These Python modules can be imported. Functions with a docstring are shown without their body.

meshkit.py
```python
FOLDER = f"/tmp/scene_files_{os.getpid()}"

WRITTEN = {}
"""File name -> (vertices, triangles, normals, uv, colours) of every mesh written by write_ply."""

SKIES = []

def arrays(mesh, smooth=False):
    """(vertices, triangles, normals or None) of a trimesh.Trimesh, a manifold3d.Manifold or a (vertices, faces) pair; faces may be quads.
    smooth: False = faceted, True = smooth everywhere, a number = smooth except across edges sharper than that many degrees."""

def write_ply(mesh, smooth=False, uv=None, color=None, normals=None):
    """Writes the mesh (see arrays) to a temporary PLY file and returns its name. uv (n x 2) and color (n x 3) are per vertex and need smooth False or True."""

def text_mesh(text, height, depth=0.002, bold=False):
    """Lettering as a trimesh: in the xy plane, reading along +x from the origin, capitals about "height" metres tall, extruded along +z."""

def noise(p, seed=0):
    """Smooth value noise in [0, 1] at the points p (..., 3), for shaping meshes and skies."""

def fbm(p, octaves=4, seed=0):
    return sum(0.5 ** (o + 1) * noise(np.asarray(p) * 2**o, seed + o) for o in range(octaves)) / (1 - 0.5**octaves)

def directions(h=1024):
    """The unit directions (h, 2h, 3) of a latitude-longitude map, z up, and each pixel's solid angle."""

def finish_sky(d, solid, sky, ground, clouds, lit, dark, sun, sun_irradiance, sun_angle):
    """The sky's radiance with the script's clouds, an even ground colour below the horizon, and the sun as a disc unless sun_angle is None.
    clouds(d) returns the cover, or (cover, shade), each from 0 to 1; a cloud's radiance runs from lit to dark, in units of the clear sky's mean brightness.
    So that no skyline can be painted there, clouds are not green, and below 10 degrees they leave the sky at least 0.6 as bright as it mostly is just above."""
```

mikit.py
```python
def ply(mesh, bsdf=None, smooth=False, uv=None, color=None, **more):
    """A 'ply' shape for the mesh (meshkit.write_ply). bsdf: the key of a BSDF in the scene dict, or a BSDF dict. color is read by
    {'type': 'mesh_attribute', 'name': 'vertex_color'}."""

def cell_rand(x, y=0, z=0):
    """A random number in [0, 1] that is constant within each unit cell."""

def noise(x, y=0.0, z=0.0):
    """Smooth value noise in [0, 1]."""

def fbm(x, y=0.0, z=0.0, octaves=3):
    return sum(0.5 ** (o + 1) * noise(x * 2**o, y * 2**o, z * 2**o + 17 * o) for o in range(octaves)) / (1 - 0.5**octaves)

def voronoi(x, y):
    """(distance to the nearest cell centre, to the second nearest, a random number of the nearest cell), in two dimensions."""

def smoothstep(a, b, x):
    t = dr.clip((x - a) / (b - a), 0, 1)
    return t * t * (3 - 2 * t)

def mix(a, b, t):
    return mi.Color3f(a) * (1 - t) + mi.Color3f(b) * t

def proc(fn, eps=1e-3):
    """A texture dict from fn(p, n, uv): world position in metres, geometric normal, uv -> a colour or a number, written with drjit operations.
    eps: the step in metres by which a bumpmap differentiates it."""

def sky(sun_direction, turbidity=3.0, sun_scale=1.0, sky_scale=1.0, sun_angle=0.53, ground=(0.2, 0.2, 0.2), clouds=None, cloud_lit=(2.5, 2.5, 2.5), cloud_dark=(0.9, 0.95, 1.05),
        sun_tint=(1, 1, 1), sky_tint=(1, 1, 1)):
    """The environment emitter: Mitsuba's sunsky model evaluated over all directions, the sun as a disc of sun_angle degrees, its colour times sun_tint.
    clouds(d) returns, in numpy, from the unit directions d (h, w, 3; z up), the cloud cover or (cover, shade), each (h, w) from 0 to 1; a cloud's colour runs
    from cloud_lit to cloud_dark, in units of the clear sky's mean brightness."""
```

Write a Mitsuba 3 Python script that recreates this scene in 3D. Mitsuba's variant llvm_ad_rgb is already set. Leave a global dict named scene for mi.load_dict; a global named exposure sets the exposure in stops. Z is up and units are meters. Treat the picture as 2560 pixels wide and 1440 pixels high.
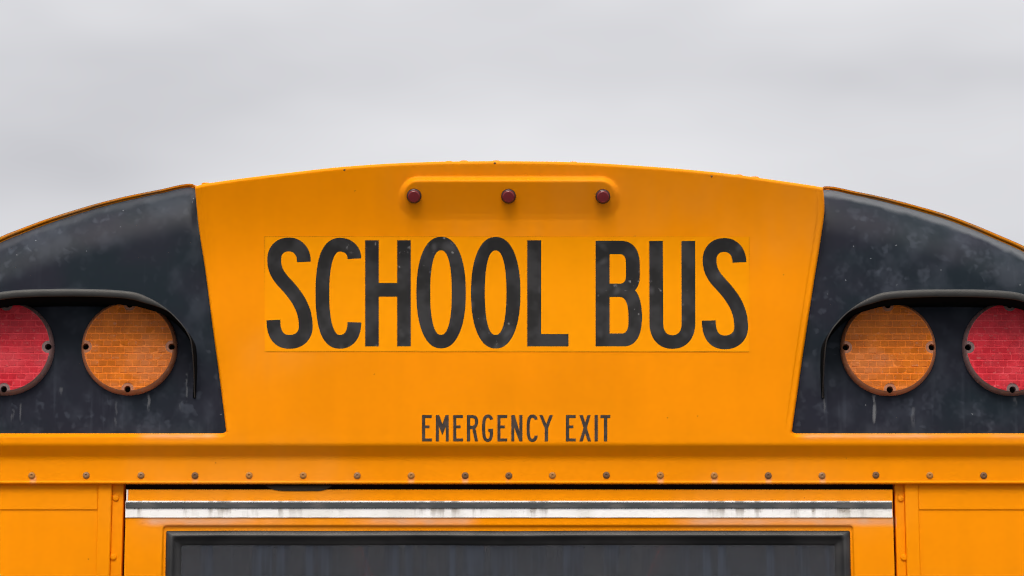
import math, random
import numpy as np, trimesh, manifold3d as m3
import drjit as dr, mitsuba as mi, mikit, meshkit
from shapely import affinity
from shapely.geometry import Polygon, LineString, Point, box as sbox
from shapely.ops import unary_union
from mikit import noise, fbm, smoothstep, mix, cell_rand

random.seed(7)
rng = np.random.default_rng(7)
T = mi.ScalarTransform4f
scene, labels = {}, {}

# ------------------------------------------------------------------ camera, sky, exposure
EYE = np.array([0.006, -5.5, 1.65])
PITCH = math.radians(11.5)
FOV = 19.66
LOOK = np.array([0.0, math.cos(PITCH), math.sin(PITCH)])
scene['camera'] = {'type': 'perspective', 'fov': FOV, 'near_clip': 0.05, 'far_clip': 2000.0,
                   'to_world': T().look_at(origin=EYE.tolist(), target=(EYE + LOOK).tolist(), up=[0, 0, 1])}


def sst(a, b, x):
    t = np.clip((np.asarray(x, float) - a) / (b - a), 0, 1)
    return t * t * (3 - 2 * t)


def clouds(d):
    az = np.degrees(np.arctan2(d[..., 0], d[..., 1]))
    el = np.degrees(np.arcsin(np.clip(d[..., 2], -1, 1)))
    # an even overcast, brighter towards the zenith, with soft long bands of thicker cloud
    n1 = meshkit.fbm(np.stack([d[..., 0] * 9 + 3, d[..., 1] * 9, d[..., 2] * 19], -1), 3, seed=4)
    n2 = meshkit.fbm(np.stack([d[..., 0] * 22, d[..., 1] * 22 + 9, d[..., 2] * 60], -1), 3, seed=11)
    s = np.clip(d[..., 2], 0, 1)
    shade = 0.785 - 0.95 * np.clip(s - 0.27, 0, 1) ** 0.9
    shade = shade + 0.14 * (n1 - 0.5) + 0.06 * (n2 - 0.5)
    shade = shade - 0.035 * np.exp(-((el - 7.0) / 5.0) ** 2)          # the cloud base thins towards the horizon
    shade = shade - 0.09 * sst(16.0, 13.2, el) * np.exp(-((az - 0.5) / 7.0) ** 2)   # a lighter stretch low in the middle
    shade = shade + 0.055 * np.exp(-((az + 8.8) / 2.8) ** 2 - ((el - 13.9) / 1.7) ** 2) + 0.03 * np.exp(-((az - 1.0) / 3.5) ** 2 - ((el - 15.6) / 0.7) ** 2)
    return np.ones_like(s), shade


scene['sky'] = mikit.sky((-0.10, -0.62, 0.82), turbidity=3, sun_scale=0.3, sun_angle=34, clouds=clouds,
                         sun_tint=(0.92, 1.0, 1.14), cloud_lit=(2.96, 2.94, 2.92), cloud_dark=(0.60, 0.612, 0.68), ground=(0.13, 0.13, 0.13))
exposure = 2.80

# ------------------------------------------------------------------ surveying the photograph (2560 x 1440 picture points -> metres)
TX = math.tan(math.radians(FOV / 2))
S = 0.00076                                             # metres per picture point at the rear face


def at(px, py, y=0.0):
    """World point of a picture point on the upright plane at depth y."""
    a, b = TX * (np.asarray(px, float) - 1280) / 1280, TX * (720 - np.asarray(py, float)) / 1280
    dy, dz = math.cos(PITCH) - b * math.sin(PITCH), math.sin(PITCH) + b * math.cos(PITCH)
    t = (y - EYE[1]) / dy
    return EYE[0] + a * t, EYE[2] + dz * t


# depths (y grows into the bus)
Y_BLACK, Y_FLANGE, Y_WALL, Y_DOOR = 0.016, 0.0195, 0.0305, 0.0270


def X(px, y=0.0, py=None):
    """x of a picture point; the height in the picture where each depth's things are measured."""
    return float(at(px, {Y_FLANGE: 1189, Y_WALL: 1320, Y_DOOR: 1320, Y_BLACK: 1010}.get(y, 900) if py is None else py, y)[0])
def Z(py, y=0.0): return float(at(1280, py, y)[1])


CX = X(1272)                                            # the middle of the bus
Z_TILT0, Z_TILT1, TILT = Z(770), Z(450), math.radians(19)
_z = np.linspace(1.5, 3.4, 4000)
_y = -np.cumsum(np.tan(TILT * sst(Z_TILT0, Z_TILT1, _z))) * (_z[1] - _z[0])


def boss(x, z):
    """The moulded lamp shelf near the top: proud along its top edge, running out at its foot."""
    y0 = -0.037
    x0, x1, z0, z1 = X(1010, y0, 490), X(1537, y0, 490), Z(530, y0), Z(457, y0)
    r = 0.027
    cx, cz, hx, hz = (x0 + x1) / 2, (z0 + z1) / 2, (x1 - x0) / 2 - r, (z1 - z0) / 2 - r
    qx, qz = np.abs(x - cx) - hx, np.abs(z - cz) - hz
    sd = np.hypot(np.maximum(qx, 0), np.maximum(qz, 0)) + np.minimum(np.maximum(qx, qz), 0) - r
    t = np.clip((z - z0) / (z1 - z0), 0, 1.15)
    return (0.0015 + 0.0118 * t) * (1 - sst(-0.0020, 0.0125, sd))


def face_y(x, z, with_boss=True):
    """Depth of the middle field of the rear cap."""
    y = np.interp(z, _z, _y)
    return y - boss(x, z) if with_boss else y


def on_face(px, py):
    y = np.zeros_like(np.asarray(px, float))
    for _ in range(8):
        x, z = at(px, py, y)
        y = face_y(x, z)
    return x, z


# ------------------------------------------------------------------ mesh helpers
def mesh(v, f):
    f = np.asarray(f, int)
    if f.shape[1] == 4:
        f = np.vstack([f[:, [0, 1, 2]], f[:, [0, 2, 3]]])
    return trimesh.Trimesh(np.asarray(v, float), f, process=False)


def join(*ms): return trimesh.util.concatenate(list(ms))


def grid(P, flip=False):
    """P: (n, m, 3) points -> quad sheet."""
    n, m = P.shape[:2]
    i = np.arange(n * m).reshape(n, m)
    q = np.stack([i[:-1, :-1], i[:-1, 1:], i[1:, 1:], i[1:, :-1]], -1).reshape(-1, 4)
    return mesh(P.reshape(-1, 3), q[:, ::-1] if flip else q)


def rings(rs, close=True):
    """Rings of equal length joined one to the next."""
    P = np.array(rs, float)
    if close:
        P = np.concatenate([P, P[:, :1]], 1)
    return grid(P)


def frame_of(axis):
    a = np.array(axis, float) / np.linalg.norm(axis)
    u = np.cross([0, 0, 1.0], a) if abs(a[2]) < 0.95 else np.array([1.0, 0, 0])
    u /= np.linalg.norm(u)
    return u, np.cross(a, u), a


def lathe(profile, c, axis=(0, -1, 0), seg=32):
    u, w, a = frame_of(axis)
    th = np.linspace(0, 2 * np.pi, seg + 1)
    P = np.array([[np.array(c) + r * (math.cos(t) * u + math.sin(t) * w) + h * a for t in th] for r, h in profile])
    m = grid(P)
    m.merge_vertices()
    m.update_faces(m.nondegenerate_faces())
    return m


def box(x0, x1, y0, y1, z0, z1, bevel=0.0):
    if bevel:
        b = bevel
        pts = [(x, y, z) for x0_, x1_, y0_, y1_, z0_, z1_ in ((x0 + b, x1 - b, y0 + b, y1 - b, z0, z1), (x0 + b, x1 - b, y0, y1, z0 + b, z1 - b), (x0, x1, y0 + b, y1 - b, z0 + b, z1 - b))
               for x in (x0_, x1_) for y in (y0_, y1_) for z in (z0_, z1_)]
        return trimesh.Trimesh(np.array(pts)).convex_hull
    m = trimesh.creation.box([x1 - x0, y1 - y0, z1 - z0])
    m.apply_translation([(x0 + x1) / 2, (y0 + y1) / 2, (z0 + z1) / 2])
    return m


def slab(poly, y, h):
    """A polygon drawn in (x, z) as a plate whose front lies at y - h and whose back lies at y."""
    out = []
    for g in getattr(poly, 'geoms', [poly]):
        if g.area < 1e-9 or g.geom_type != 'Polygon':
            continue
        m = trimesh.creation.extrude_polygon(g, h, engine='earcut')
        v = np.array(m.vertices)
        out.append(mesh(np.stack([v[:, 0], y - v[:, 2], v[:, 1]], 1), np.array(m.faces)[:, ::1]))
    return join(*out)


def film(poly, lift, h, step=0.006):
    """A polygon drawn in (x, z) as a thin film that follows the face of the cap."""
    x0, z0, x1, z1 = poly.bounds
    out = []
    for a in np.arange(z0, z1, step):
        part = poly.intersection(sbox(x0 - 1, a, x1 + 1, a + step))
        for g in getattr(part, 'geoms', [part]):
            if g.geom_type != 'Polygon' or g.area < 1e-10:
                continue
            m = trimesh.creation.extrude_polygon(g, h, engine='earcut')
            v = np.array(m.vertices)
            out.append(mesh(np.stack([v[:, 0], face_y(v[:, 0], v[:, 1]) - lift - v[:, 2], v[:, 1]], 1), m.faces))
    return join(*out)


def rrect(x0, x1, z0, z1, r, n=8):
    """Points of a rounded rectangle, counter-clockwise."""
    p = []
    for cx, cz, a in ((x1 - r, z1 - r, 0), (x0 + r, z1 - r, 90), (x0 + r, z0 + r, 180), (x1 - r, z0 + r, 270)):
        for t in np.radians(np.linspace(a, a + 90, n)):
            p.append((cx + r * math.cos(t), cz + r * math.sin(t)))
    return p


def fillet(pts, radii, n=6):
    """A polyline with its inner corners rounded."""
    pts = [np.array(p, float) for p in pts]
    out = [pts[0]]
    for i in range(1, len(pts) - 1):
        a, b, c, r = pts[i - 1], pts[i], pts[i + 1], radii[i - 1]
        u, v = (a - b) / np.linalg.norm(a - b), (c - b) / np.linalg.norm(c - b)
        k = min(r, 0.45 * np.linalg.norm(a - b), 0.45 * np.linalg.norm(c - b))
        for t in np.linspace(0, 1, n):
            out.append((1 - t) ** 2 * (b + u * k) + 2 * t * (1 - t) * b + t * t * (b + v * k))
    return np.array(out + [pts[-1]])


def put(key, m, bsdf, smooth=False, label=None, kind=None):
    """One entry of the scene; a taken key gets the next number."""
    base, k = key, 0
    while key in scene:
        k += 1
        key = f'{base}_{k:03d}'
    scene[key] = mikit.ply(m, bsdf, smooth=smooth)
    if label or kind:
        labels[key] = {**({'label': label} if label else {}), **({'kind': kind} if kind else {})}
    return key


# ------------------------------------------------------------------ materials
def bsdf(name, **k): scene[name] = {'type': 'twosided', 'b': {'type': 'principled', **k}}
def rgb(*v): return {'type': 'rgb', 'value': list(v)}


YELLOW = (0.80, 0.250, 0.0)
RZ, RX0, RSTEP = Z(1189, Y_FLANGE), (X(1381, Y_FLANGE) - CX), (X(1516, Y_FLANGE) - X(1381, Y_FLANGE))
AX_F, AX_D = 710 * S, 959 * S
Z_LEDGE, Z_STRIPFOOT = Z(1089), Z(1297, Y_DOOR)


def yellow_fn(p, n, uv):
    v = fbm(p.x * 3.1 + 5, p.y * 3, p.z * 4.3, 3)
    w = fbm(p.x * 17, p.y * 17, p.z * 7 + 3, 3)
    run_ = fbm(p.x * 34, 6.0, p.z * 2.6, 3)
    c = mi.Color3f(YELLOW) * (0.895 + 0.155 * v + 0.05 * w + 0.07 * (run_ - 0.5))
    c = mix(c, mi.Color3f(0.78, 0.30, 0.05), 0.20 * smoothstep(0.50, 0.80, fbm(p.x * 2.2 + 31, 3.0, p.z * 3.4, 3)) * (0.5 + noise(p.x * 70, p.z * 25)))
    # dust settled in uneven lengths on the ledge under the black fields and under the white tape
    run = smoothstep(0.42, 0.72, fbm(p.x * 5.3 + 11, 2.0, 0.0, 3)) * (0.6 + 0.8 * noise(p.x * 60, p.z * 90))
    ax = dr.abs(p.x - CX)
    dust = 0.30 * run * smoothstep(AX_F, AX_F + 0.03, ax) * dr.exp(-dr.square((p.z - Z_LEDGE) / 0.0055)) + 0.42 * run * smoothstep(AX_D + 0.001, AX_D, ax) * smoothstep(0.014, 0.0, dr.abs(p.z - (Z_STRIPFOOT - 0.004)))
    # weathered smears under the rivets of the flange
    a = dr.abs(p.x - CX)
    k = (a - RX0) / RSTEP
    cell = dr.round(k)
    dx = dr.select(a < RX0 * 0.5, a, dr.abs(k - cell) * RSTEP)
    dzr = RZ - p.z
    smear = smoothstep(0.008, 0.002, dx) * smoothstep(-0.002, 0.004, dzr) * smoothstep(0.021, 0.008, dzr) * smoothstep(0.25, 0.8, cell_rand(cell + dr.select(p.x > CX, 50.0, 0.0), 3, 5))
    c = mix(c, (0.52, 0.40, 0.34), dr.clip(dust + 0.34 * smear, 0, 0.8))
    # fly specks
    gx, gz = p.x * 26, p.z * 26
    ix, iz = dr.floor(gx), dr.floor(gz)
    q = dr.square(gx - ix - 0.2 - 0.6 * cell_rand(ix, iz, 1)) + dr.square(gz - iz - 0.2 - 0.6 * cell_rand(ix, iz, 2))
    speck = dr.select((cell_rand(ix, iz, 7) > 0.965) & (q < 0.0012), 0.55, 0.0)
    return mix(c, (0.25, 0.10, 0.02), speck)


def black_fn(p, n, uv):
    m = fbm(p.x * 9 + 2, p.y * 9, p.z * 9, 4)
    c = mix((0.0040, 0.0112, 0.0190), (0.0100, 0.0115, 0.0225), smoothstep(0.3, 0.7, m))
    # water spots and chalking
    mask = smoothstep(0.36, 0.60, fbm(p.x * 6, 4.0, p.z * 6, 2))
    jx, jz = 0.9 * (fbm(p.x * 70, 1.0, p.z * 70, 2) - 0.5), 0.9 * (fbm(p.x * 70 + 20, 1.0, p.z * 70, 2) - 0.5)
    d1, _, k1 = mikit.voronoi(p.x * 25 + jx, p.z * 23 + jz)
    d2, _, k2 = mikit.voronoi(p.x * 62 + 7 + jx, p.z * 50 + jz)
    spots = smoothstep(0.42, 0.0, d1) * smoothstep(0.45, 1.0, k1) * mask + 0.8 * smoothstep(0.45, 0.05, d2) * smoothstep(0.60, 1.0, k2) * (0.25 + 0.75 * mask)
    spots = spots + 0.55 * smoothstep(0.45, 0.78, fbm(p.x * 22 + 7, 2.0, p.z * 15, 4))
    chalk = smoothstep(0.55, 0.85, fbm(p.x * 70, p.y * 70, p.z * 45, 3)) * smoothstep(0.35, 0.7, fbm(p.x * 7 + 9, 1.0, p.z * 7, 2))
    streak = smoothstep(0.6, 0.95, fbm(p.x * 85, 5.0, p.z * 5, 3)) * (0.25 + 0.75 * smoothstep(Z_S1 + 0.12, Z_S1, p.z))
    c = mix(c, (0.056, 0.067, 0.092), dr.clip(0.50 * spots + 0.22 * chalk + 0.38 * streak, 0, 1))
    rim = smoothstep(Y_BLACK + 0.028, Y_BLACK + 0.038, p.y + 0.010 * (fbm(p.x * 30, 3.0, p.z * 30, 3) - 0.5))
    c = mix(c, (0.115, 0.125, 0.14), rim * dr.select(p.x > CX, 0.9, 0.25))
    for x, z0, z1, w, s in RUNS:
        wob = x + 0.003 * (noise(p.z * 90, x * 50) - 0.5)
        c = mix(c, (0.19, 0.20, 0.215), 0.8 * s * smoothstep(w, 0.25 * w, dr.abs(p.x - wob)) * smoothstep(z1, z1 - 0.006, p.z) * smoothstep(z0, z0 + 0.02, p.z) * smoothstep(0.15, 0.6, noise(p.x * 300, p.z * 120)))
    gx, gz = p.x * 60, p.z * 60
    ix, iz = dr.floor(gx), dr.floor(gz)
    q = dr.square(gx - ix - 0.2 - 0.6 * cell_rand(ix, iz, 1)) + dr.square(gz - iz - 0.2 - 0.6 * cell_rand(ix, iz, 2))
    return mix(c, (0.4, 0.42, 0.45), dr.select((cell_rand(ix, iz, 9) > 0.975) & (q < 0.003), 0.6, 0.0))


Z_S0, Z_S1 = Z(985, Y_BLACK), Z(1060, Y_BLACK)
RUNS = [(X(a, Y_BLACK), Z(b, Y_BLACK), Z(c, Y_BLACK), w, s) for a, b, c, w, s in (
    (371, 1034, 982, 0.0036, 0.6), (2186, 1070, 984, 0.0050, 0.75), (151, 993, 966, 0.0050, 0.5), (466, 1010, 930, 0.0024, 0.45), (2060, 1040, 985, 0.0028, 0.35),
    (2537, 1020, 990, 0.0055, 0.6), (33, 1060, 1020, 0.0040, 0.4), (52, 1060, 1005, 0.0022, 0.4), (452, 1030, 995, 0.0026, 0.35), (2282, 1075, 1015, 0.0050, 0.28), (290, 1075, 1000, 0.003, 0.22))]


def decal_fn(p, n, uv):
    c = mi.Color3f(0.83, 0.288, 0.0) * (0.94 + 0.08 * fbm(p.x * 6, 1.0, p.z * 9, 3) + 0.03 * noise(p.x * 55, p.z * 20))
    e = dr.minimum(dr.minimum(p.x - SX0, SX1 - p.x), dr.minimum(p.z - SZ0, SZ1 - p.z))
    grime = smoothstep(0.0022, 0.0002, e) * (0.25 + 0.65 * noise(p.x * 35, p.z * 35))
    return mix(c, (0.25, 0.085, 0.006), grime)


def letter_fn(p, n, uv):
    v = fbm(p.x * 30, 2.0, p.z * 24, 4)
    w = fbm(p.x * 8 + 3, 1.0, p.z * 8, 2)
    c = mix((0.016, 0.016, 0.017), (0.034, 0.034, 0.037), smoothstep(0.35, 0.75, v))
    gx, gz = p.x * 45 + noise(p.x * 30, p.z * 30), p.z * 36
    ix, iz = dr.floor(gx), dr.floor(gz)
    q = dr.sqrt(dr.square(gx - ix - 0.5) + dr.square(gz - iz - 0.5))
    wear = smoothstep(0.45, 0.0, q) * smoothstep(0.55, 1.0, cell_rand(ix, iz, 3)) * smoothstep(0.3, 0.6, w)
    scuff = smoothstep(0.74, 0.86, fbm(p.x * 130, 7.0, p.z * 110, 3)) * smoothstep(0.5, 0.7, w)
    return mix(mix(c, (0.11, 0.11, 0.12), 0.45 * wear), (0.30, 0.30, 0.31), 0.55 * scuff)


def small_letter_fn(p, n, uv):
    v = fbm(p.x * 160, 2.0, p.z * 120, 3)
    return mix((0.034, 0.026, 0.024), (0.062, 0.046, 0.040), smoothstep(0.3, 0.8, v))


def tape_fn(p, n, uv):
    c = mix((0.80, 0.80, 0.81), (0.70, 0.695, 0.68), smoothstep(0.4, 0.75, fbm(p.x * 14, 3.0, 0.0, 3)))
    top = smoothstep(TZ0, TZ1, p.z)
    st = smoothstep(0.47, 0.78, fbm(p.x * 105, 1.0, p.z * 14, 4)) * smoothstep(0.34, 0.56, fbm(p.x * 9 + 5, 1.0, 0.0, 3))
    run = st * (0.35 + 0.65 * top)
    grit = smoothstep(0.70, 0.85, fbm(p.x * 220, 2.0, p.z * 200, 2)) * 0.35
    edge = smoothstep(0.0016, 0.0, p.z - TZ0) * smoothstep(0.35, 0.7, noise(p.x * 40)) * 0.5
    return mix(c, (0.26, 0.22, 0.18), dr.clip(0.8 * run + grit * top + edge, 0, 0.9))


def band_fn(p, n, uv):
    v = fbm(p.x * 25, 3.0, p.z * 90, 3)
    return mix((0.038, 0.043, 0.049), (0.080, 0.078, 0.082), smoothstep(0.45, 0.85, v))


def hood_shade_fn(p, n, uv):
    return mix((0.004, 0.0045, 0.005), (0.008, 0.0085, 0.009), fbm(p.x * 40, p.y * 60, p.z * 60, 3))


def rubber_fn(p, n, uv):
    v = fbm(p.x * 12, 3.0, p.z * 18, 3)
    return mix((0.014, 0.015, 0.017), (0.040, 0.039, 0.041), smoothstep(0.3, 0.8, v))


def rivet_fn(p, n, uv):
    return mix((0.19, 0.092, 0.035), (0.32, 0.165, 0.068), fbm(p.x * 300, p.y * 300, p.z * 300, 2))


def lens_fn(deep, pale, dirt):
    def fn(p, n, uv):
        v = fbm(p.x * 45, 1.0, p.z * 30, 3)
        c = mix(deep, pale, smoothstep(0.3, 0.75, v))
        film_ = smoothstep(0.45, 0.8, fbm(p.x * 16 + 3, 1.0, p.z * 16, 3))
        g = smoothstep(0.72, 0.86, fbm(p.x * 210, 1.0, p.z * 210, 2))
        return mix(mix(c, dirt, 0.20 * film_), (0.55, 0.50, 0.45), 0.12 * g)
    return fn


SX0, SX1 = None, None
DIRT = smoothstep
bsdf('yellow_paint', base_color=mikit.proc(yellow_fn), roughness=0.42, specular=0.05)
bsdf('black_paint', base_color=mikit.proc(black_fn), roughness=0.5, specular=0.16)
bsdf('decal_sheet', base_color=mikit.proc(decal_fn), roughness=0.5, specular=0.04)
bsdf('letter_film', base_color=mikit.proc(letter_fn), roughness=0.55, specular=0.12)
bsdf('small_letter_paint', base_color=mikit.proc(small_letter_fn), roughness=0.6, specular=0.15)
bsdf('white_tape', base_color=mikit.proc(tape_fn), roughness=0.45, specular=0.4)
bsdf('dark_band', base_color=mikit.proc(band_fn), roughness=0.5, specular=0.4)
bsdf('shaded_hood_plastic', base_color=mikit.proc(hood_shade_fn), roughness=0.8, specular=0.0)  # base taken near black so the colour carries the shade under the hood
bsdf('lit_lip_plastic', base_color=mikit.proc(lambda p, n, uv: mix((0.016, 0.016, 0.0165), (0.036, 0.036, 0.036), fbm(p.x * 40, p.y * 60, p.z * 60, 3))), roughness=0.5, specular=0.35)  # same hood plastic made paler: the lip's lit look is in the colour
bsdf('rubber', base_color=mikit.proc(rubber_fn), roughness=0.45, specular=0.35)
bsdf('soot', base_color=rgb(0.030, 0.022, 0.016), roughness=0.8, specular=0.1)
bsdf('rivet_metal', base_color=mikit.proc(rivet_fn), roughness=0.5, specular=0.4)
bsdf('rivet_core', base_color=rgb(0.155, 0.080, 0.038), roughness=0.6, specular=0.2)
bsdf('weathered_paint', base_color=mikit.proc(lambda p, n, uv: mix((0.50, 0.165, 0.006), (0.38, 0.165, 0.045), smoothstep(0.35, 0.75, fbm(p.x * 30, 2.0, p.z * 30, 3)))), roughness=0.55, specular=0.08)
bsdf('rivet_paint', base_color=rgb(0.36, 0.165, 0.045), roughness=0.5, specular=0.2)
bsdf('aluminium', base_color=rgb(0.62, 0.60, 0.57), roughness=0.5, metallic=0.3)
for nm, deep, pale, cell_a, cell_b, rim, dirt in (
        ('amber', (0.76, 0.185, 0.006), (0.82, 0.220, 0.016), (0.47, 0.108, 0.0), (0.60, 0.144, 0.0), (0.34, 0.125, 0.060), (0.62, 0.27, 0.15)),
        ('red', (0.64, 0.030, 0.046), (0.68, 0.050, 0.072), (0.46, 0.009, 0.022), (0.60, 0.017, 0.034), (0.15, 0.090, 0.088), (0.45, 0.16, 0.17))):
    bsdf(f'{nm}_lens', base_color=mikit.proc(lens_fn(deep, pale, dirt)), roughness=0.4, specular=0.25)
    bsdf(f'{nm}_prism', base_color=mikit.proc(lens_fn(cell_a, cell_b, dirt)), roughness=0.38, specular=0.25)
    bsdf(f'{nm}_rim', base_color=mikit.proc(lens_fn(rim, tuple(1.25 * x for x in rim), tuple(0.8 * x + 0.04 for x in rim))), roughness=0.3, specular=0.5)
bsdf('maroon_lens', base_color=rgb(0.145, 0.010, 0.015), roughness=0.12, specular=0.5)
bsdf('maroon_base', base_color=rgb(0.030, 0.008, 0.012), roughness=0.3, specular=0.5)
bsdf('asphalt', base_color=mikit.proc(lambda p, n, uv: mi.Color3f(0.11) * (0.8 + 0.4 * fbm(p.x * 2, p.y * 2, 0.0, 3))), roughness=0.9, specular=0.2)
bsdf('tyre', base_color=rgb(0.02, 0.02, 0.02), roughness=0.7)
bsdf('lining', base_color=rgb(0.05, 0.05, 0.055), roughness=0.8)
bsdf('hole_black', base_color=rgb(0.006, 0.005, 0.005), roughness=0.9, specular=0.05)


def pane_dust(p, n, uv):
    drip = smoothstep(0.80, 0.93, fbm(p.x * 150, 4.0, p.z * 6, 3))
    st = smoothstep(0.45, 0.80, fbm(p.x * 75, 2.0, p.z * 3.0, 4))
    bl = fbm(p.x * 5, 3.0, p.z * 5, 3)
    return dr.clip(0.09 + 0.42 * st * (0.25 + bl) + 0.22 * (bl - 0.4) + 0.25 * drip, 0.01, 0.7)


scene['window_glass'] = {'type': 'blendbsdf', 'weight': mikit.proc(pane_dust),
                         'clear': {'type': 'thindielectric', 'int_ior': 1.5},
                         'dust': {'type': 'twosided', 'b': {'type': 'diffuse', 'reflectance': rgb(0.088, 0.105, 0.142)}}}

# ------------------------------------------------------------------ the ground and the shell of the bus
put('ground', grid(np.array([[(x, y, 0.0) for x in (-400, 400)] for y in (-400, 400)])), 'asphalt', kind='structure', label='grey asphalt under the bus')
labels['school_bus'] = {'label': 'orange yellow school bus seen from behind, with black lamp corners and an emergency door', 'category': 'school bus'}
B = 'school_bus__'

# outer line of the roof as it stands in the photograph (its sides beyond the frame continue the curve)
ARC_L = [(-312, 1120), (-310, 1040), (-298, 950), (-268, 850), (-205, 748), (-110, 662), (0, 594), (62, 569), (125, 546), (188, 526), (250, 508), (320, 491), (400, 475), (478, 460.5), (486, 463), (496, 478)]
ARC_C = [(600, 444), (740, 427), (861, 414), (1000, 405), (1120, 401), (1240, 400), (1360, 401), (1440, 403), (1600, 412), (1780, 427), (1920, 445)]
ARC_R = [(2046, 482), (2056, 469), (2063, 466.5), (2140, 480), (2220, 497), (2300, 518), (2365, 537), (2430, 561), (2490, 586), (2560, 617), (2660, 678), (2750, 762), (2812, 858), (2843, 955), (2854, 1045), (2856, 1120)]
Y_RIM = 0.062


def spline(pts, n):
    from scipy.interpolate import PchipInterpolator
    p = np.array(pts, float)
    s = np.r_[0, np.cumsum(np.hypot(*np.diff(p, axis=0).T))]
    t = np.linspace(0, s[-1], n)
    return np.stack([PchipInterpolator(s, p[:, 0])(t), PchipInterpolator(s, p[:, 1])(t)], 1)


def arc_world(pts, y, n):
    q = spline(pts, n)
    return np.stack(at(q[:, 0], q[:, 1], y), 1)


left_arc, right_arc = arc_world(ARC_L, Y_RIM, 160), arc_world(ARC_R, Y_RIM, 160)
# the roof passes a little under the middle field's own top edge
mid = arc_world(ARC_C, -0.05, 90)
mid_roof = mid + np.stack([0 * mid[:, 0], np.full(len(mid), 0.012)], 1)
tk = np.linspace(0, 1, 24)
mid_roof = np.stack([np.linspace(left_arc[-1, 0], right_arc[0, 0], 120)] * 2, 1)
xm = mid_roof[:, 0]
zl, zr = left_arc[-1, 1], right_arc[0, 1]
qm = spline(ARC_C, 200)
mx_, mz_ = at(qm[:, 0], qm[:, 1] + 12, Y_RIM)
mid_roof[:, 1] = np.interp(xm, np.r_[xm[0], mx_, xm[-1]], np.r_[zl, mz_, zr]) - 0.012 * sst(0.0, 0.012, np.minimum(xm - xm[0], xm[-1] - xm))
outline = np.vstack([left_arc, mid_roof[1:-1], right_arc])
LEN = 8.6
P = np.array([[(x, y, z) for x, z in outline] for y in (Y_RIM - 0.004, 0.25, 3.0, LEN)])
xs0, xs1 = outline[0, 0], outline[-1, 0]
zs = outline[0, 1]
put(B + 'roof', grid(P, flip=True), 'yellow_paint', smooth=True)
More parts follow.
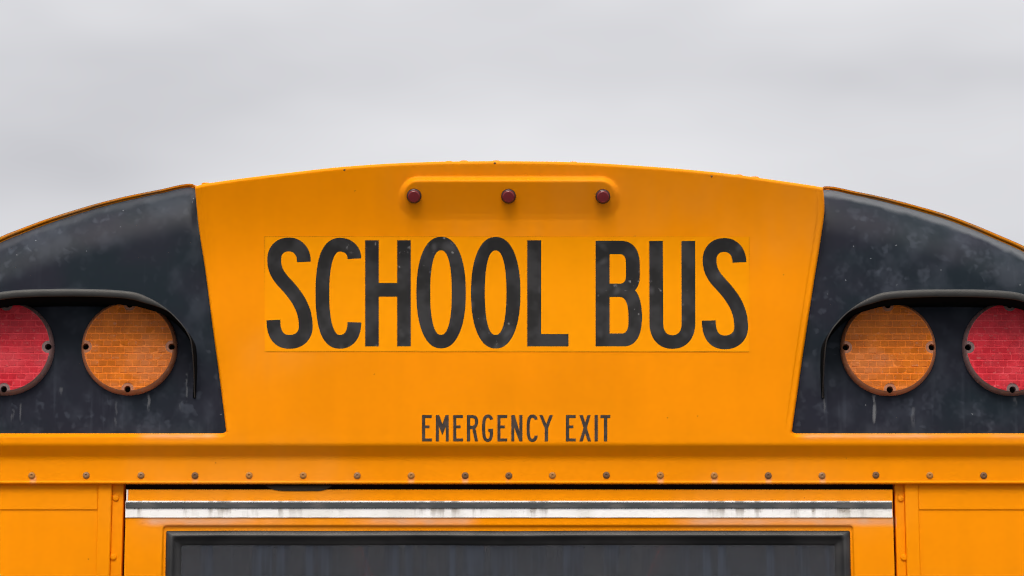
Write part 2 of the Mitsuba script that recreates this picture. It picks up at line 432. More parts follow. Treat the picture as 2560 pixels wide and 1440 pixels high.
put(B + 'side_wall', box(xs0 - 0.02, xs0 + 0.03, Y_WALL + 0.02, LEN, 0.62, zs + 0.01), 'yellow_paint')
put(B + 'side_wall', box(xs1 - 0.03, xs1 + 0.02, Y_WALL + 0.02, LEN, 0.62, zs + 0.01), 'yellow_paint')
put(B + 'floor', box(xs0 + 0.03, xs1 - 0.03, 0.06, LEN, 0.70, 0.78), 'lining')
pf = Polygon([(x, z) for x, z in outline] + [(xs1, 0.62), (xs0, 0.62)]).buffer(0)
put(B + 'front_wall', slab(pf, LEN, 0.05), 'yellow_paint')
put(B + 'bumper', box(xs0, xs1, -0.16, 0.03, 0.46, 0.70, 0.02), 'rubber')
for sx in (xs0 + 0.17, xs1 - 0.17):
    for yy in (2.6, 7.4):
        prof = [(0.0, -0.13), (0.30, -0.13), (0.47, -0.12), (0.50, -0.08), (0.50, 0.08), (0.47, 0.12), (0.30, 0.13), (0.0, 0.13)]
        w = put(B + 'wheel', lathe(prof, (sx, yy, 0.50), (1, 0, 0), 40), 'tyre', smooth=40)
        put(w + '__rim', lathe([(0.0, -0.14), (0.26, -0.14), (0.28, -0.10), (0.28, 0.10), (0.26, 0.14), (0.0, 0.14)], (sx, yy, 0.50), (1, 0, 0), 32), 'aluminium', smooth=40)

# ------------------------------------------------------------------ rear cap: middle field, rail and flange in one moulding
EDGE_L = np.array([(484, 461), (486, 480), (493, 553), (511.5, 676), (528, 803), (546, 936), (560.5, 1050), (563, 1070), (566, 1094)], float)
EDGE_R = np.array([(2059, 465), (2062, 490), (2063, 515), (2053.5, 596), (2039.5, 685), (2013.5, 855), (1997, 969), (1985, 1052), (1982.5, 1070), (1979, 1094)], float)


def edge_world(E):
    q = spline(E, 400)
    x, z = q[:, 0], q[:, 1]
    y = np.zeros(len(q))
    for _ in range(8):
        wx, wz = at(x, z, y)
        y = face_y(wx, wz, False)
    o = np.argsort(wz)
    return wz[o], wx[o]


zL, xL = edge_world(EDGE_L)
zR, xR = edge_world(EDGE_R)
xL, xR = xL + 0.0058, xR - 0.0058                        # the rounded arris lies outside the face
top_q = spline([(484, 461)] + ARC_C + [(2059, 465.5)], 300)
ty = np.full(len(top_q), -0.04)
for _ in range(8):
    tx_, tz_ = at(top_q[:, 0], top_q[:, 1], ty)
    ty = face_y(tx_, tz_, False)
Z_BOT = Z(1092)
ROUND = 0.007


def top_z(x): return np.interp(x, tx_, tz_)


nu, nv = 560, 250
u = np.linspace(0, 1, nu)
u = 0.45 * u + 0.55 * (0.5 - 0.5 * np.cos(np.pi * u))
vv = np.linspace(0, 1, nv) ** 0.9
U, V = np.meshgrid(u, vv)
zz = Z_BOT + V * (3.05 - Z_BOT)
for _ in range(10):
    xx = np.interp(zz, zL, xL) * (1 - U) + np.interp(zz, zR, xR) * U
    zz = Z_BOT + V * (top_z(xx) - ROUND - Z_BOT)
yy = face_y(xx, zz) + 0.0007 * (meshkit.fbm(np.stack([xx * 4, zz * 0, zz * 5], -1), 2, 3) - 0.5) * sst(Z_BOT, Z_BOT + 0.1, zz)
dl, drr = xx - xx[:, :1], xx[:, -1:] - xx
# the right margin is stepped down a little along a crease, the left one is softly rounded towards the top
yy = yy + 0.0016 * sst(0.0105, 0.0060, drr) * sst(0.0, 0.05, zz - Z_BOT)
yy = yy + 0.0060 * np.clip(1 - dl / 0.022, 0, 1) ** 2 * (0.35 + 0.65 * sst(Z(800), Z(520), zz)) * sst(0.0, 0.05, zz - Z_BOT)
front = np.stack([xx, yy, zz], -1)
# rounded top edge running back over the roof
rows = []
for a in np.radians(np.linspace(10, 90, 8)):
    r = front[-1].copy()
    r[:, 1] += ROUND * (1 - math.cos(a))
    r[:, 2] += ROUND * math.sin(a)
    rows.append(r)
for back in (0.02, 0.06, 0.16):
    r = rows[7].copy()
    r[:, 1] += back
    r[:, 2] += 0.01 * back
    rows.append(r)
P = np.concatenate([front, np.array(rows)], 0)
# flanks: a small rounded arris, then straight back to the black fields
cols_l, cols_r = [], []
for a in np.radians(np.linspace(12, 90, 6)):
    for cols, i, sgn in ((cols_l, 0, -1), (cols_r, -1, 1)):
        c = P[:, i].copy()
        c[:, 0] += sgn * 0.0055 * math.sin(a)
        c[:, 1] += 0.010 * (1 - math.cos(a))
        cols.append(c)
for cols, i, sgn in ((cols_l, 0, -1), (cols_r, -1, 1)):
    c = cols[-1].copy()
    c[:, 0] += sgn * 0.002
    c[:, 1] = np.maximum(c[:, 1] + 0.004, 0.10)
    cols.append(c)
P = np.concatenate([np.array(cols_l[::-1]).transpose(1, 0, 2), P, np.array(cols_r).transpose(1, 0, 2)], 1)
field = grid(P)

prof = fillet([(Y_BLACK + 0.02, Z(1077, Y_BLACK)), (Y_BLACK + 0.001, Z(1082.5, Y_BLACK)), (0.0, Z(1092)), (0.0, Z(1097)), (0.0, Z(1111)), (Y_FLANGE, Z(1145, Y_FLANGE)), (Y_FLANGE, Z(1203.5, Y_FLANGE)), (Y_FLANGE - 0.0035, Z(1206, Y_FLANGE)), (Y_FLANGE - 0.002, Z(1210, Y_FLANGE)), (Y_FLANGE + 0.004, Z(1210, Y_FLANGE)), (Y_FLANGE + 0.006, Z(1195, Y_FLANGE)), (0.12, Z(1195, Y_FLANGE))],
              [0.002, 0.004, 0.0005, 0.005, 0.006, 0.002, 0.001, 0.002, 0.001, 0.002])
xsr = np.linspace(xs0 - 0.005, xs1 + 0.005, 900)
xfl, xfr = float(np.interp(Z_BOT, zL, xL)), float(np.interp(Z_BOT, zR, xR))
near = np.minimum(xsr - xfl, xfr - xsr)
lift = 0.013 * np.clip(1 + near / 0.017, 0, 1) ** 2.2
midw = sst(-0.010, 0.002, near)          # 1 behind the middle field, where the ledge ends in it
wob = 0.0009 * (meshkit.fbm(np.stack([xsr * 2.3, xsr * 0, xsr * 0], -1), 3, 8) - 0.5)
rail = grid(np.array([[(x, (y * (1 - q) + 0.0003 * q if z > Z(1096) else y) + w * (z < Z(1115)), z + l * (z > Z(1096))) for x, w, q, l in zip(xsr, wob, midw, lift)] for y, z in prof]), flip=True)
cap = put(B + 'rear_cap', join(*[mesh(*meshkit.arrays(m, 40)[:2]) for m in (field, rail)]), 'yellow_paint', smooth=True)

# roof edge: two thin beads over each black field
Y_B2 = Y_RIM


def bead(line, r_of, y, off_of, seg=8):
    """A half-round bead of varying width laid along a line in the (x, z) plane at depth y."""
    t = np.gradient(line, axis=0)
    t /= np.linalg.norm(t, axis=1, keepdims=True)
    n = np.stack([t[:, 1], -t[:, 0]], 1)                    # towards the inside
    out = []
    for k in np.linspace(0, np.pi, seg):
        r, o = r_of, off_of
        c = line + n * (o + r * (1 - math.cos(k)))[:, None]
        out.append(np.stack([c[:, 0], y - 0.9 * r * math.sin(k) - 0.002, c[:, 1]], 1))
    return grid(np.array(out), flip=True)


def width_px(px): return np.interp(px, [-320, 0, 250, 484], [18, 14, 10, 7.5])


for line, pts, mirror in ((left_arc, ARC_L, False), (right_arc[::-1], ARC_R, True)):
    q = spline(pts, 160)[:, 0]
    q = (2544 - q)[::-1] if mirror else q
    w = width_px(q) * S
    L = line if not mirror else line
    sgn = 1 if not mirror else -1
    jig = 1 + 0.16 * (meshkit.noise(np.stack([q * 0.02, q * 0, q * 0], -1), 5 + mirror) - 0.5)
    t = np.gradient(L, axis=0); t /= np.linalg.norm(t, axis=1, keepdims=True)
    n_in = np.stack([t[:, 1], -t[:, 0]], 1) * sgn
    parts = []
    for o, frac, yo in ((0.0, 0.60, 0.0), (0.62, 0.40, 0.004)):
        ring = []
        for k in np.linspace(0, np.pi, 9):
            c = L + n_in * (w * o + w * frac * jig * 0.5 * (1 - math.cos(k)))[:, None]
            ring.append(np.stack([c[:, 0], Y_RIM + yo - 0.9 * w * frac * 0.5 * math.sin(k) - 0.002, c[:, 1]], 1))
        back = ring[-1].copy(); back[:, 1] += 0.03
        parts.append(grid(np.array(ring + [back]), flip=not mirror))
    put(B + 'roof_edge', join(*parts), 'weathered_paint', smooth=50)

# little rivet heads of the roof that just show over the edge, and three screws near the top of the cap
for px, py in ((1122, 402.5), (1160, 401), (1240, 401), (1433, 404), (515, 456.5), (1845, 436), (1886, 441)):
    x, z = at(px, py, -0.02)
    put(B + 'roof__rivet', lathe([(0.0085, -0.01), (0.0085, 0), (0.006, 0.0013), (0, 0.0018)], (float(x), -0.02, float(z) - 0.0020), (0, -0.1, 1), 14), 'yellow_paint', smooth=True)
for px, py in ((481, 461.5), (2071, 467)):
    x, z = at(px, py, 0.05)
    put(B + 'roof__rivet', lathe([(0.0085, -0.01), (0.0085, 0), (0.006, 0.0013), (0, 0.0018)], (float(x), 0.07, float(z) + 0.0015), (0, -0.1, 1), 14), 'yellow_paint', smooth=True)


def normal_at(x, z, e=0.002):
    gx = (face_y(x + e, z) - face_y(x - e, z)) / (2 * e)
    gz = (face_y(x, z + e) - face_y(x, z - e)) / (2 * e)
    n = np.array([float(gx), -1.0, float(gz)])
    return n / np.linalg.norm(n)


for px, py in ((861, 425), (1237, 408), (1779, 441)):
    x, z = (float(v) for v in on_face(px, py))
    put(cap + '__screw', lathe([(0.0022, 0.0), (0.0018, 0.0008), (0, 0.001)], (x, float(face_y(x, z)), z), normal_at(x, z), 10), 'rivet_core', smooth=40)

# ------------------------------------------------------------------ black corner fields
def black_y(x, z, arc_z):
    e = np.clip(1 - (arc_z - z) / 0.105, 0, 1)
    return Y_BLACK + 0.046 * e ** 2


def black_field(line, zE, xE, sgn):
    lx, lz = (line[:, 0], line[:, 1]) if sgn < 0 else (line[::-1, 0], line[::-1, 1])
    keep = np.r_[True, np.diff(lx) * -sgn > 1e-5] if sgn < 0 else np.r_[True, np.diff(lx) < -1e-5]
    lx, lz = lx[keep], lz[keep]
    o = np.argsort(lx)
    az = lambda x: np.interp(x, lx[o], lz[o]) - S * np.interp(np.abs(x - CX), np.array([2060 - 1272, 2240 - 1272, 2560 - 1272, 2860 - 1272]) * S, [7.5, 10.5, 14, 18])
    xo = xs0 + 0.004 if sgn < 0 else xs1 - 0.004
    zb = Z(1088, Y_BLACK)
    uu = np.linspace(0, 1, 130)
    v = 1 - (1 - np.linspace(0, 1, 110)) ** 1.5
    U, V = np.meshgrid(uu, v)
    z = zb + V * 0.3
    for _ in range(14):
        x = xo * (1 - U) + (np.interp(z, zE, xE) - sgn * 0.002) * U
        z = zb + V * (az(x) - zb)
    y = black_y(x, z, az(x)) + 0.0006 * (meshkit.fbm(np.stack([x * 5, z * 0, z * 5], -1), 2, 21) - 0.5)
    return grid(np.stack([x, y, z], -1), flip=sgn > 0)


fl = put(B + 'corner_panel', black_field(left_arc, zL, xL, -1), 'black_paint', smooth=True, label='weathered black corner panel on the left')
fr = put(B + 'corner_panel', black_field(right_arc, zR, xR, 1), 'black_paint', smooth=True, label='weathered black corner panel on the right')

# hoods over the pairs of lamps
HOOD = [(488, 994), (486.5, 950), (485, 915), (483, 887), (479, 853), (467, 826), (444, 797), (417, 772), (375, 745), (333, 729), (278, 723.5), (222, 721.5), (167, 721)]


def hood(mirror):
    h = HOOD + [(334 - x, y) for x, y in HOOD[-2::-1]]
    q = spline(h, 190)
    s = np.minimum(np.linspace(0, 1, 190), np.linspace(1, 0, 190)) * 2          # 0 at the feet, 1 at the middle
    rise = sst(994, 800, q[:, 1])
    d = 0.007 + 0.070 * rise ** 0.6 + 0.010 * sst(800, 722, q[:, 1])
    t = 0.0022 + 0.0125 * sst(782, 727, q[:, 1])
    if mirror:
        q = np.stack([2543.5 - q[:, 0], q[:, 1] + 1], 1)
    lx, lz = at(q[:, 0], q[:, 1], Y_BLACK - d)
    L = np.stack([lx, lz], 1)
    tn = np.gradient(L, axis=0); tn /= np.linalg.norm(tn, axis=1, keepdims=True)
    n_in = np.stack([-tn[:, 1], tn[:, 0]], 1) * (-1 if mirror else 1)
    c0 = L.mean(0)
    rows = []
    def row(off, y): rows.append(np.stack([(L + n_in * off[:, None])[:, 0], y, (L + n_in * off[:, None])[:, 1]], 1))
    row(-0.0015 - 0 * t, np.full(190, Y_BLACK + 0.004))
    row(-0.0003 - 0 * t, Y_BLACK - 0.45 * d)
    for a in np.radians(np.linspace(0, 180, 9)):
        row(t * 0.5 * (1 - math.cos(a)), Y_BLACK - d + np.minimum(t * 0.28, 0.4 * d) * (1 - math.sin(a)))
    row(t + 0.0004, Y_BLACK - 0.5 * d)
    row(t + 0.0010, np.full(190, Y_BLACK - 0.003))
    row(t + 0.0045, np.full(190, Y_BLACK + 0.003))
    R_ = np.array(rows)
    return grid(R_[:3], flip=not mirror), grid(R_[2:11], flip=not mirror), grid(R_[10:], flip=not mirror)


for k, m in ((fl, False), (fr, True)):
    top_, lip_, under_ = hood(m)
    put(k + '__hood', join(mesh(*meshkit.arrays(top_, 50)[:2]), mesh(*meshkit.arrays(under_, 50)[:2])), 'shaded_hood_plastic', smooth=True)
    put(k + '__hood_lip', lip_, 'lit_lip_plastic', smooth=60)

# ------------------------------------------------------------------ warning lamps
R_OUT, R_HOLE, R_SCREW, R_FIELD = 119 * S, 8.0 * S, 106.8 * S, 110.3 * S
ROW, CELL = 16.72 * S, 20.9 * S


def warning_lamp(px, py, colour, side, seed):
    cx, cz = (float(v) for v in at(px, py, Y_BLACK - 0.019))
    r = np.random.default_rng(seed)
    H = 0.019
    prof_ = m3.CrossSection([[(0, -0.004), (R_OUT - 0.001, -0.004), (R_OUT, 0.0), (R_OUT, 0.009), (R_OUT - 0.0012, 0.0125), (R_OUT - 0.0035, 0.0165), (R_OUT - 0.0065, H), (0, H)]])
    body = m3.Manifold.revolve(prof_, 128)
    for a in range(4):
        c = (R_SCREW * math.cos(a * math.pi / 2), R_SCREW * math.sin(a * math.pi / 2))
        body = body - m3.Manifold.cylinder(0.05, R_HOLE, R_HOLE, 28).translate([c[0], c[1], 0.002])
    def place(m):
        v, f, _ = meshkit.arrays(m)
        return mesh(np.stack([cx + v[:, 0], Y_BLACK - v[:, 2], cz + v[:, 1]], 1), f)
    key = put(B + 'warning_lamp', place(body), f'{colour}_rim', smooth=25, label=f'round {colour} warning lamp under the {side} hood')
    fieldp = Point(0, 0).buffer(R_FIELD, 48)
    for a in range(4):
        c = (R_SCREW * math.cos(a * math.pi / 2), R_SCREW * math.sin(a * math.pi / 2))
        fieldp = fieldp.difference(Point(c).buffer(15.5 * S, 24))
        put(key + '__screw', place(trimesh.creation.cylinder(R_HOLE * 0.85, 0.003, sections=16).apply_translation([c[0], c[1], 0.0045])), 'hole_black', smooth=40)
    put(key + '__lens', place(trimesh.creation.extrude_polygon(fieldp, 0.0010, engine='earcut').apply_translation([0, 0, H - 0.0003])), f'{colour}_lens')
    cells = []
    for i in range(-7, 8):
        for j in range(-8, 9):
            x0 = (j + (0.5 if i % 2 else 0.0)) * CELL
            z0 = i * ROW
            g = 0.0009
            c = sbox(x0 + 0.55 * g, z0 + 0.95 * g, x0 + CELL - 0.55 * g, z0 + ROW - 0.95 * g).intersection(fieldp.buffer(-0.0010))
            for c in getattr(c, 'geoms', [c]):
                if c.area < 6e-6 or c.geom_type != 'Polygon':
                    continue
                # a shallow pillow with two or three upright flutes
                m = trimesh.creation.extrude_polygon(c, 0.0012 + 0.0003 * r.random(), engine='earcut')
                m.apply_translation([0, 0, H + 0.0002])
                v = np.array(m.vertices)
                up = v[:, 2] > H + 0.0006
                ctr = v.mean(0)
                v[up, 0] = ctr[0] + (v[up, 0] - ctr[0]) * 0.97
                v[up, 1] = ctr[1] + (v[up, 1] - ctr[1]) * 0.90
                tilt = r.normal(0, 0.05, 2)
                v[up, 2] += (v[up, 0] - ctr[0]) * tilt[0] + (v[up, 1] - ctr[1]) * (tilt[1] + 0.03)
                cells.append(mesh(v, m.faces))
    put(key + '__prism_cells', place(join(*cells)), f'{colour}_prism', kind='stuff')


warning_lamp(321.5, 866.5, 'amber', 'left', 1)
warning_lamp(13, 867, 'red', 'left', 2)
warning_lamp(2222, 868, 'amber', 'right', 3)
warning_lamp(2528, 868, 'red', 'right', 4)

# ------------------------------------------------------------------ marker lamps on the shelf
for px, py in ((1035.2, 489.5), (1271.3, 490), (1507, 490.5)):
    x, z = (float(v) for v in on_face(px, py))
    n = normal_at(x, z)
    n = np.array([0, n[1], n[2] * 0.75]); n /= np.linalg.norm(n)
    c = (x, float(face_y(x, z)), z)
    R = 18.6 * S
    k = put(B + 'marker_lamp', lathe([(R, -0.004), (R, 0.005), (R * 0.97, 0.0075), (R * 0.88, 0.009), (R * 0.80, 0.0092)], c, n, 40), 'maroon_base', smooth=50, label='small dark red marker lamp')
    put(k + '__lens', lathe([(R * 0.82, 0.0085), (R * 0.81, 0.0104), (R * 0.76, 0.0118), (R * 0.66, 0.0126), (R * 0.62, 0.0126), (R * 0.60, 0.0121), (R * 0.30, 0.0124), (0, 0.0125)], c, n, 40), 'maroon_lens', smooth=35)

# ------------------------------------------------------------------ lettering
def bez(p0, *cs, n=14):
    """A path of cubic curves: every c is (control, control, end) or a single end point."""
    pts = [np.array(p0, float)]
    for c in cs:
        if np.ndim(c[0]) == 0:
            pts.append(np.array(c, float))
            continue
        a, (b, d, e) = pts[-1], [np.array(q, float) for q in c]
        for t in np.linspace(0, 1, n + 1)[1:]:
            pts.append((1 - t) ** 3 * a + 3 * t * (1 - t) ** 2 * b + 3 * t * t * (1 - t) * d + t ** 3 * e)
    return pts


def stroke(path, w): return LineString(path).buffer(w / 2, cap_style=2, join_style=1, quad_segs=6)
def rect(x0, y0, x1, y1): return sbox(x0, y0, x1, y1)


def oval(x0, x1, y0, y1, e):
    t = np.linspace(0, 2 * np.pi, 97)[:-1]
    c, s = np.cos(t), np.sin(t)
    return Polygon(np.stack([(x0 + x1) / 2 + (x1 - x0) / 2 * np.sign(c) * np.abs(c) ** (2 / e), (y0 + y1) / 2 + (y1 - y0) / 2 * np.sign(s) * np.abs(s) ** (2 / e)], 1))


G_S = stroke(bez((760, 655), ((760, 628), (744, 611.5), (722.5, 611.5)), ((700, 611.5), (685.5, 626), (685.5, 650)), ((685.5, 688), (710, 703), (729, 727)), ((749, 752), (764.5, 778), (764.5, 817)), ((764.5, 840), (748, 855), (724, 855)), ((698, 855), (683.5, 838), (683.5, 800.5))), 34.4)
G_C = stroke(bez((886, 647), ((886, 625), (870, 612), (849, 612)), ((817, 612), (806, 662), (806, 734)), ((806, 806), (817, 855), (849, 855)), ((872, 855), (886, 838), (886, 806))), 34.2)
G_H = unary_union([rect(913, 601, 947, 866), rect(993, 601, 1027, 866), rect(940, 708, 1000, 742)])
G_O = oval(1041, 1164.5, 592.5, 871, 2.25).difference(oval(1075.5, 1129.5, 626, 837.5, 2.35))
G_O2 = affinity.translate(G_O, 136.5, 0.3)
G_L = unary_union([rect(1318, 601, 1352.5, 866), rect(1340, 835.5, 1421, 866)])
G_B = Polygon(bez((1489, 602.5), (1552, 602.5), ((1583, 602.5), (1599.5, 625), (1599.5, 664)), (1599.5, 692), ((1599.5, 706), (1595, 718), (1587.5, 726)), ((1599, 738), (1605, 765), (1605, 793)), ((1605, 838), (1590, 866), (1560, 866)), (1489, 866)))
G_B = G_B.difference(Polygon(bez((1524, 635.5), (1550, 635.5), ((1561, 636), (1565, 645), (1565, 660)), (1565, 688), ((1565, 702), (1560, 709.5), (1550, 709.5)), (1524, 709.5))))
G_B = G_B.difference(Polygon(bez((1524, 742.5), (1550, 742.5), ((1564, 743), (1571, 762), (1571, 790)), (1571, 806), ((1571, 824), (1566, 834), (1554, 834)), (1524, 834))))
G_U = stroke(bez((1640, 603), (1640.6, 808), ((1641, 838), (1656, 855.3), (1681, 855.3)), ((1706, 855.3), (1721, 838), (1721, 808)), (1720.4, 603)), 34)
G_S2 = affinity.translate(G_S, 1088.3, 1.2)


def face_poly(g):
    """A polygon of picture points as a polygon of metres on the face of the cap."""
    def ring(c):
        x, z = on_face(np.array(c)[:, 0], np.array(c)[:, 1])
        return np.stack([x, z], 1)
    out = [Polygon(ring(q.segmentize(12).exterior.coords), [ring(i.coords) for i in q.segmentize(12).interiors]) for q in getattr(g, 'geoms', [g])]
    return unary_union([o.buffer(0) for o in out])


sheet = face_poly(Polygon([(661, 590.5), (1874, 592), (1872, 880), (662, 879.5)]))
SX0, SZ0, SX1, SZ1 = sheet.bounds
sg = np.array([[(x, float(face_y(x, z)) - 0.0008, z) for x in np.linspace(SX0, SX1, 60)] for z in np.linspace(SZ0, SZ1, 70)])
edge_ring = lambda k: [sg[0, ::1], sg[-1]]
sheet_key = put(B + 'sign_sheet', film(sheet, 0.0001, 0.0009, 0.004), 'decal_sheet', label='yellow sheet lettered SCHOOL BUS in black')
for ch, g in zip('SCHOOLBUS', (G_S, G_C, G_H, G_O, G_O2, G_L, G_B, G_U, G_S2)):
    put(sheet_key + '__letter', film(face_poly(g), 0.0009, 0.0006, 0.005), 'letter_film', label=f'black letter {ch}')


def small(ch, x):
    """A letter of EMERGENCY EXIT with its left edge at x; picture points, top 1038, foot 1103.5."""
    t, b, w = 1037.8, 1103.4, 7.5
    if ch == 'E':
        return unary_union([rect(x, t, x + w, b), rect(x, t, x + 24.2, t + 7), rect(x, 1063.7, x + 18.4, 1070.4), rect(x, b - 7.2, x + 24.4, b)])
    if ch == 'M':
        return unary_union([rect(x, t, x + 7.3, b), rect(x + 24.8, t, x + 32, b), Polygon([(x, t), (x + 8.2, t), (x + 16.2, 1060.3), (x + 24, t), (x + 32, t), (x + 25, 1066), (x + 16.1, 1087.6), (x + 7, 1065)])])
    if ch == 'R':
        o = unary_union([Polygon(bez((x, t), (x + 14, t), ((x + 23, t), (x + 27.8, 1044), (x + 27.8, 1053.5)), ((x + 27.8, 1062), (x + 25, 1067), (x + 21, 1070.5)), (x + 16, 1072.2), (x, 1072.2), n=8)), rect(x, t, x + 7.6, b), Polygon([(x + 12.8, 1070), (x + 20.8, 1069), (x + 27.6, b), (x + 19.9, b)])])
        return o.difference(Polygon(bez((x + 7.6, 1045), (x + 13.5, 1045), ((x + 18, 1045), (x + 20, 1048), (x + 20, 1054)), ((x + 20, 1061), (x + 18, 1064.6), (x + 13.5, 1064.6)), (x + 7.6, 1064.6), n=8)))
    if ch in 'GC':
        w2 = 27.4
        top = bez((x + w2 - 3.6, 1049), ((x + w2 - 4.5, 1043), (x + 19, 1040.2), (x + 14.5, 1040.2)), ((x + 6.5, 1040.2), (x + 3.9, 1050), (x + 3.9, 1070)), ((x + 3.9, 1091), (x + 6.5, 1101), (x + 14.2, 1101)), n=10)
        if ch == 'C':
            return stroke(top + bez((x + 14.2, 1101), ((x + 20.5, 1101), (x + w2 - 4, 1096), (x + w2 - 3.8, 1089)), n=8)[1:], 7.6)
        tail = bez((x + 14.2, 1101), ((x + 21, 1101), (x + w2 - 3.8, 1093), (x + w2 - 3.8, 1084)), (x + w2 - 3.8, 1072.5), n=8)[1:]
        return unary_union([stroke(top + tail, 7.6), Polygon([(x + 15.8, 1072.2), (x + w2, 1072.2), (x + w2, 1079), (x + 21, 1082), (x + 15.8, 1078.5)])])
    if ch == 'N':
        return unary_union([rect(x, t, x + 7.4, b), rect(x + 20, t, x + 27.7, b), Polygon([(x, t), (x + 8.5, t), (x + 27.7, b), (x + 20.2, b), (x + 5, 1062)])])
    if ch == 'Y':
        return unary_union([Polygon([(x, t), (x + 7.7, t), (x + 17, 1060.2), (x + 25.6, t), (x + 33.5, t), (x + 21.2, 1071), (x + 13.2, 1071)]), rect(x + 13.2, 1068, x + 21.3, b)])
    if ch == 'X':
        return unary_union([Polygon([(x, t), (x + 8.2, t), (x + 28.9, b), (x + 20.8, b)]), Polygon([(x + 20, t), (x + 27.8, t), (x + 7.9, b), (x - 0.3, b)]), rect(x + 10.2, 1062, x + 18.6, 1076)])
    if ch == 'I':
        return rect(x, t, x + 8, b)
    return unary_union([rect(x, t, x + 24.4, t + 7), rect(x + 9, t, x + 16.9, b)])


place_x = (1055.2, 1089.8, 1133, 1167.5, 1205, 1243.5, 1278.2, 1316.4, 1348.6, 1414.9, 1448.8, 1486.5, 1501)
for ch, x in zip('EMERGENCYEXIT', place_x):
    put(B + 'exit_lettering__letter', film(face_poly(small(ch, x)), 0.00005, 0.0007, 0.02), 'small_letter_paint', label=f'small black letter {ch}')
labels[B + 'exit_lettering'] = {'label': 'small black lettering EMERGENCY EXIT'}

# ------------------------------------------------------------------ rivets along the flange
for px in (-56, 79.5, 215.5, 352.5, 487.5, 623, 758, 893, 1028, 1163, 1272, 1381, 1516, 1651, 1785.5, 1920.5, 2055, 2189.5, 2324.5, 2459, 2594):
    x, z = X(px, Y_FLANGE), Z(1189 + rng.normal(0, 0.5), Y_FLANGE)
    k = put(cap + '__rivet', lathe([(0.0066, -0.001), (0.0066, 0.0008), (0.0060, 0.0020), (0.0045, 0.0030), (0.0026, 0.0034), (0.0020, 0.0030), (0.0018, 0.0018), (0.0, 0.0016)], (x, Y_FLANGE, z), (0, -1, 0), 20), ('rivet_metal', 'rivet_core', 'rivet_paint')[int(rng.integers(0, 3))], smooth=35)

# ------------------------------------------------------------------ rear wall either side of the door
ZF = 0.62
for side in (0, 1):
    if side == 0:
        xa, xp0, xp1, xr1 = xs0, X(243, Y_WALL), X(277, Y_WALL), X(306, Y_WALL)
    else:
        xa, xp0, xp1, xr1 = xs1, X(2298, Y_WALL), X(2264, Y_WALL), X(2240, Y_WALL)
    lo, hi = sorted((xa, xp0))
    zt = Z(1192, Y_WALL)
    w = put(B + 'rear_wall', box(lo, hi, Y_WALL, Y_WALL + 0.02, ZF, zt), 'yellow_paint')
    lo, hi = sorted((xa, xp0))
    pad = 0.0006 if side == 0 else 0.0006
    put(w + '__sheet', box(lo + (0 if side == 0 else pad), hi - (pad if side == 0 else 0), Y_WALL - 0.0022, Y_WALL - 0.0002, Z(1274.5, Y_WALL), Z(1200, Y_WALL), 0.0007), 'yellow_paint')
    lo, hi = sorted((xp0, xp1))
    put(w + '__post', box(lo, hi, Y_WALL - 0.0035, Y_WALL + 0.018, ZF, Z(1196, Y_WALL), 0.0016), 'yellow_paint')
    lo, hi = sorted((xp1, xr1))
    put(w + '__door_jamb', box(lo, hi, Y_WALL + 0.004, Y_WALL + 0.05, ZF, zt, 0.0012), 'yellow_paint')
    for px, py in (((287, 1244), (284.5, 1392)) if side == 0 else ((2254, 1245.5), (2258.5, 1393.5))):
        x, z = X(px, Y_WALL), Z(py, Y_WALL)
        put(w + '__rivet', lathe([(0.0064, -0.001), (0.0062, 0.0018), (0.0052, 0.0030), (0.0028, 0.0036), (0, 0.0037)], (x, Y_WALL + 0.004, z), (0, -1, 0), 18), 'yellow_paint', smooth=35)

# ------------------------------------------------------------------ emergency door
D = B + 'emergency_door'
dx0, dx1 = X(313, Y_DOOR), X(2233.5, Y_DOOR)
zt = Z(1224, Y_DOOR)
wx0, wx1, wz1, wz0 = X(404, Y_DOOR), X(2136, Y_DOOR), Z(1311, Y_DOOR), 1.86
outer = Polygon([(dx0, 0.82), (dx1, 0.82), (dx1, zt), (dx0, zt)])
hole = rrect(wx0, wx1, wz0, wz1, 0.0085)
plate = slab(outer.difference(Polygon(hole)), Y_DOOR + 0.022, 0.022)


def ring3(x0, x1, z0, z1, r, y): return [(x, y, z) for x, z in rrect(x0, x1, z0, z1, r)]


steps = [(0.0, 0.0085, Y_DOOR), (0.0016, 0.0080, Y_DOOR + 0.0006), (0.0034, 0.0070, Y_DOOR + 0.0040), (0.0046, 0.0062, Y_DOOR + 0.0052), (0.016, 0.004, Y_DOOR + 0.0055)]
reveal = rings([ring3(wx0 + d, wx1 - d, wz0 + d, wz1 - d, r, y) for d, r, y in steps])
door = put(D, join(*[mesh(*meshkit.arrays(m, 40)[:2]) for m in (plate, reveal)]), 'yellow_paint', smooth=False)
TZ0, TZ1 = Z(1294, Y_DOOR), Z(1271, Y_DOOR)
put(D + '__reflective_tape', box(X(312.5, Y_DOOR), X(2231.5, Y_DOOR), Y_DOOR - 0.0024, Y_DOOR - 0.0002, Z(1294.5, Y_DOOR), Z(1252.5, Y_DOOR), 0.0005), 'white_tape', label='dirty white reflective tape')
put(D + '__dark_stripe', box(X(313.5, Y_DOOR), X(2231.8, Y_DOOR), Y_DOOR - 0.0050, Y_DOOR - 0.0026, Z(1271.5, Y_DOOR), Z(1256.3, Y_DOOR), 0.0008), 'dark_band', label='dark grey stripe above the white tape')
put(D + '__edge_strip', box(X(313.8, Y_DOOR), X(318.5, Y_DOOR), Y_DOOR - 0.0018, Y_DOOR - 0.0002, Z(1252, Y_DOOR), Z(1224, Y_DOOR), 0.0004), 'aluminium')
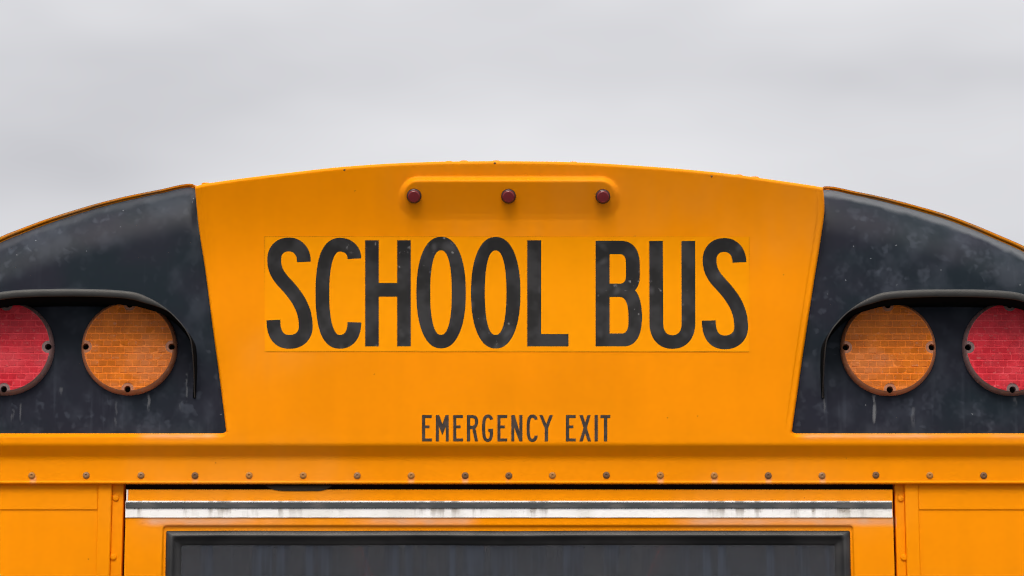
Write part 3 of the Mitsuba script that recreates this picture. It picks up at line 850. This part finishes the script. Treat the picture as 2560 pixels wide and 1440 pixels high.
# rubber window seal: an outer lip that looks up, a crest, a deep inner side
gx0, gx1, gz1, gz0 = X(414.5, Y_DOOR), X(2126, Y_DOOR), Z(1325.5, Y_DOOR), wz0 + 0.009
gs = [(0.0, 0.002, Y_DOOR + 0.008), (0.0008, 0.003, Y_DOOR + 0.0030), (0.004, 0.004, Y_DOOR - 0.0004), (0.0090, 0.006, Y_DOOR - 0.0030), (0.0105, 0.007, Y_DOOR - 0.0034), (0.0125, 0.007, Y_DOOR - 0.0026), (0.0145, 0.006, Y_DOOR + 0.0005), (0.0165, 0.005, Y_DOOR + 0.0055), (0.0215, 0.004, Y_DOOR + 0.0090), (0.0265, 0.003, Y_DOOR + 0.0125), (0.0275, 0.003, Y_DOOR + 0.018)]


def seal_ring(d, r, y):
    pts = rrect(gx0 + d * 1.08, gx1 - d * 1.08, gz0 + d, gz1 - d, r, 6)
    out = []
    for k in range(len(pts)):
        (ax, az), (bx, bz) = pts[k], pts[(k + 1) % len(pts)]
        m = 60 if math.hypot(bx - ax, bz - az) > 0.2 else 1
        for t in np.arange(m) / m:
            x, z = ax + (bx - ax) * t, az + (bz - az) * t
            n_ = float(meshkit.noise(np.array([x * 6, z * 6, 1.0]), 3)) - 0.5
            out.append((x, y + 0.002 * n_, z + 0.0016 * n_ * (z > 2)))
    return out


put(D + '__window_seal', rings([seal_ring(*g) for g in gs]), 'rubber', smooth=45)
put(D + '__window_pane', grid(np.array([[(x, Y_DOOR + 0.014, z) for x in (gx0 + 0.022, gx1 - 0.022)] for z in (gz0 + 0.02, gz1 - 0.02)])), 'window_glass')
# door seal in the gap round the door, with a length that has slipped down
droop = Polygon([(X(308, 0.055, 1222), Z(1203, 0.055)), (X(308, 0.055, 1222), Z(1222, 0.055)), (X(660, 0.055, 1222), Z(1221, 0.055)), (X(675, 0.055, 1222), Z(1223, 0.055)), (X(700, 0.055, 1222), Z(1224, 0.055)), (X(800, 0.055, 1222), Z(1224, 0.055)), (X(830, 0.055, 1222), Z(1222, 0.055)), (X(2238, 0.055, 1222), Z(1223, 0.055)), (X(2238, 0.055, 1222), Z(1203, 0.055))])
put(B + 'door_seal', slab(droop, 0.075, 0.012), 'soot')
flap = Polygon(bez((X(664, 0.025, 1222), Z(1214, 0.025)), ((X(675, 0.025, 1222), Z(1223, 0.025)), (X(690, 0.025, 1222), Z(1226.5, 0.025)), (X(710, 0.025, 1222), Z(1227, 0.025))), (X(795, 0.025, 1222), Z(1227, 0.025)), ((X(812, 0.025, 1222), Z(1226, 0.025)), (X(820, 0.025, 1222), Z(1222, 0.025)), (X(830, 0.025, 1222), Z(1214, 0.025)))))
put(B + 'door_seal__loose_strip', slab(flap, 0.0266, 0.0014), 'soot', label='length of black seal slipped down over the door edge')
for a, b in ((305, 314), (2232, 2241)):
    put(B + 'door_seal__upright', box(X(a, 0.07, 1320), X(b, 0.07, 1320), 0.065, 0.08, 0.82, Z(1200, 0.07)), 'soot')
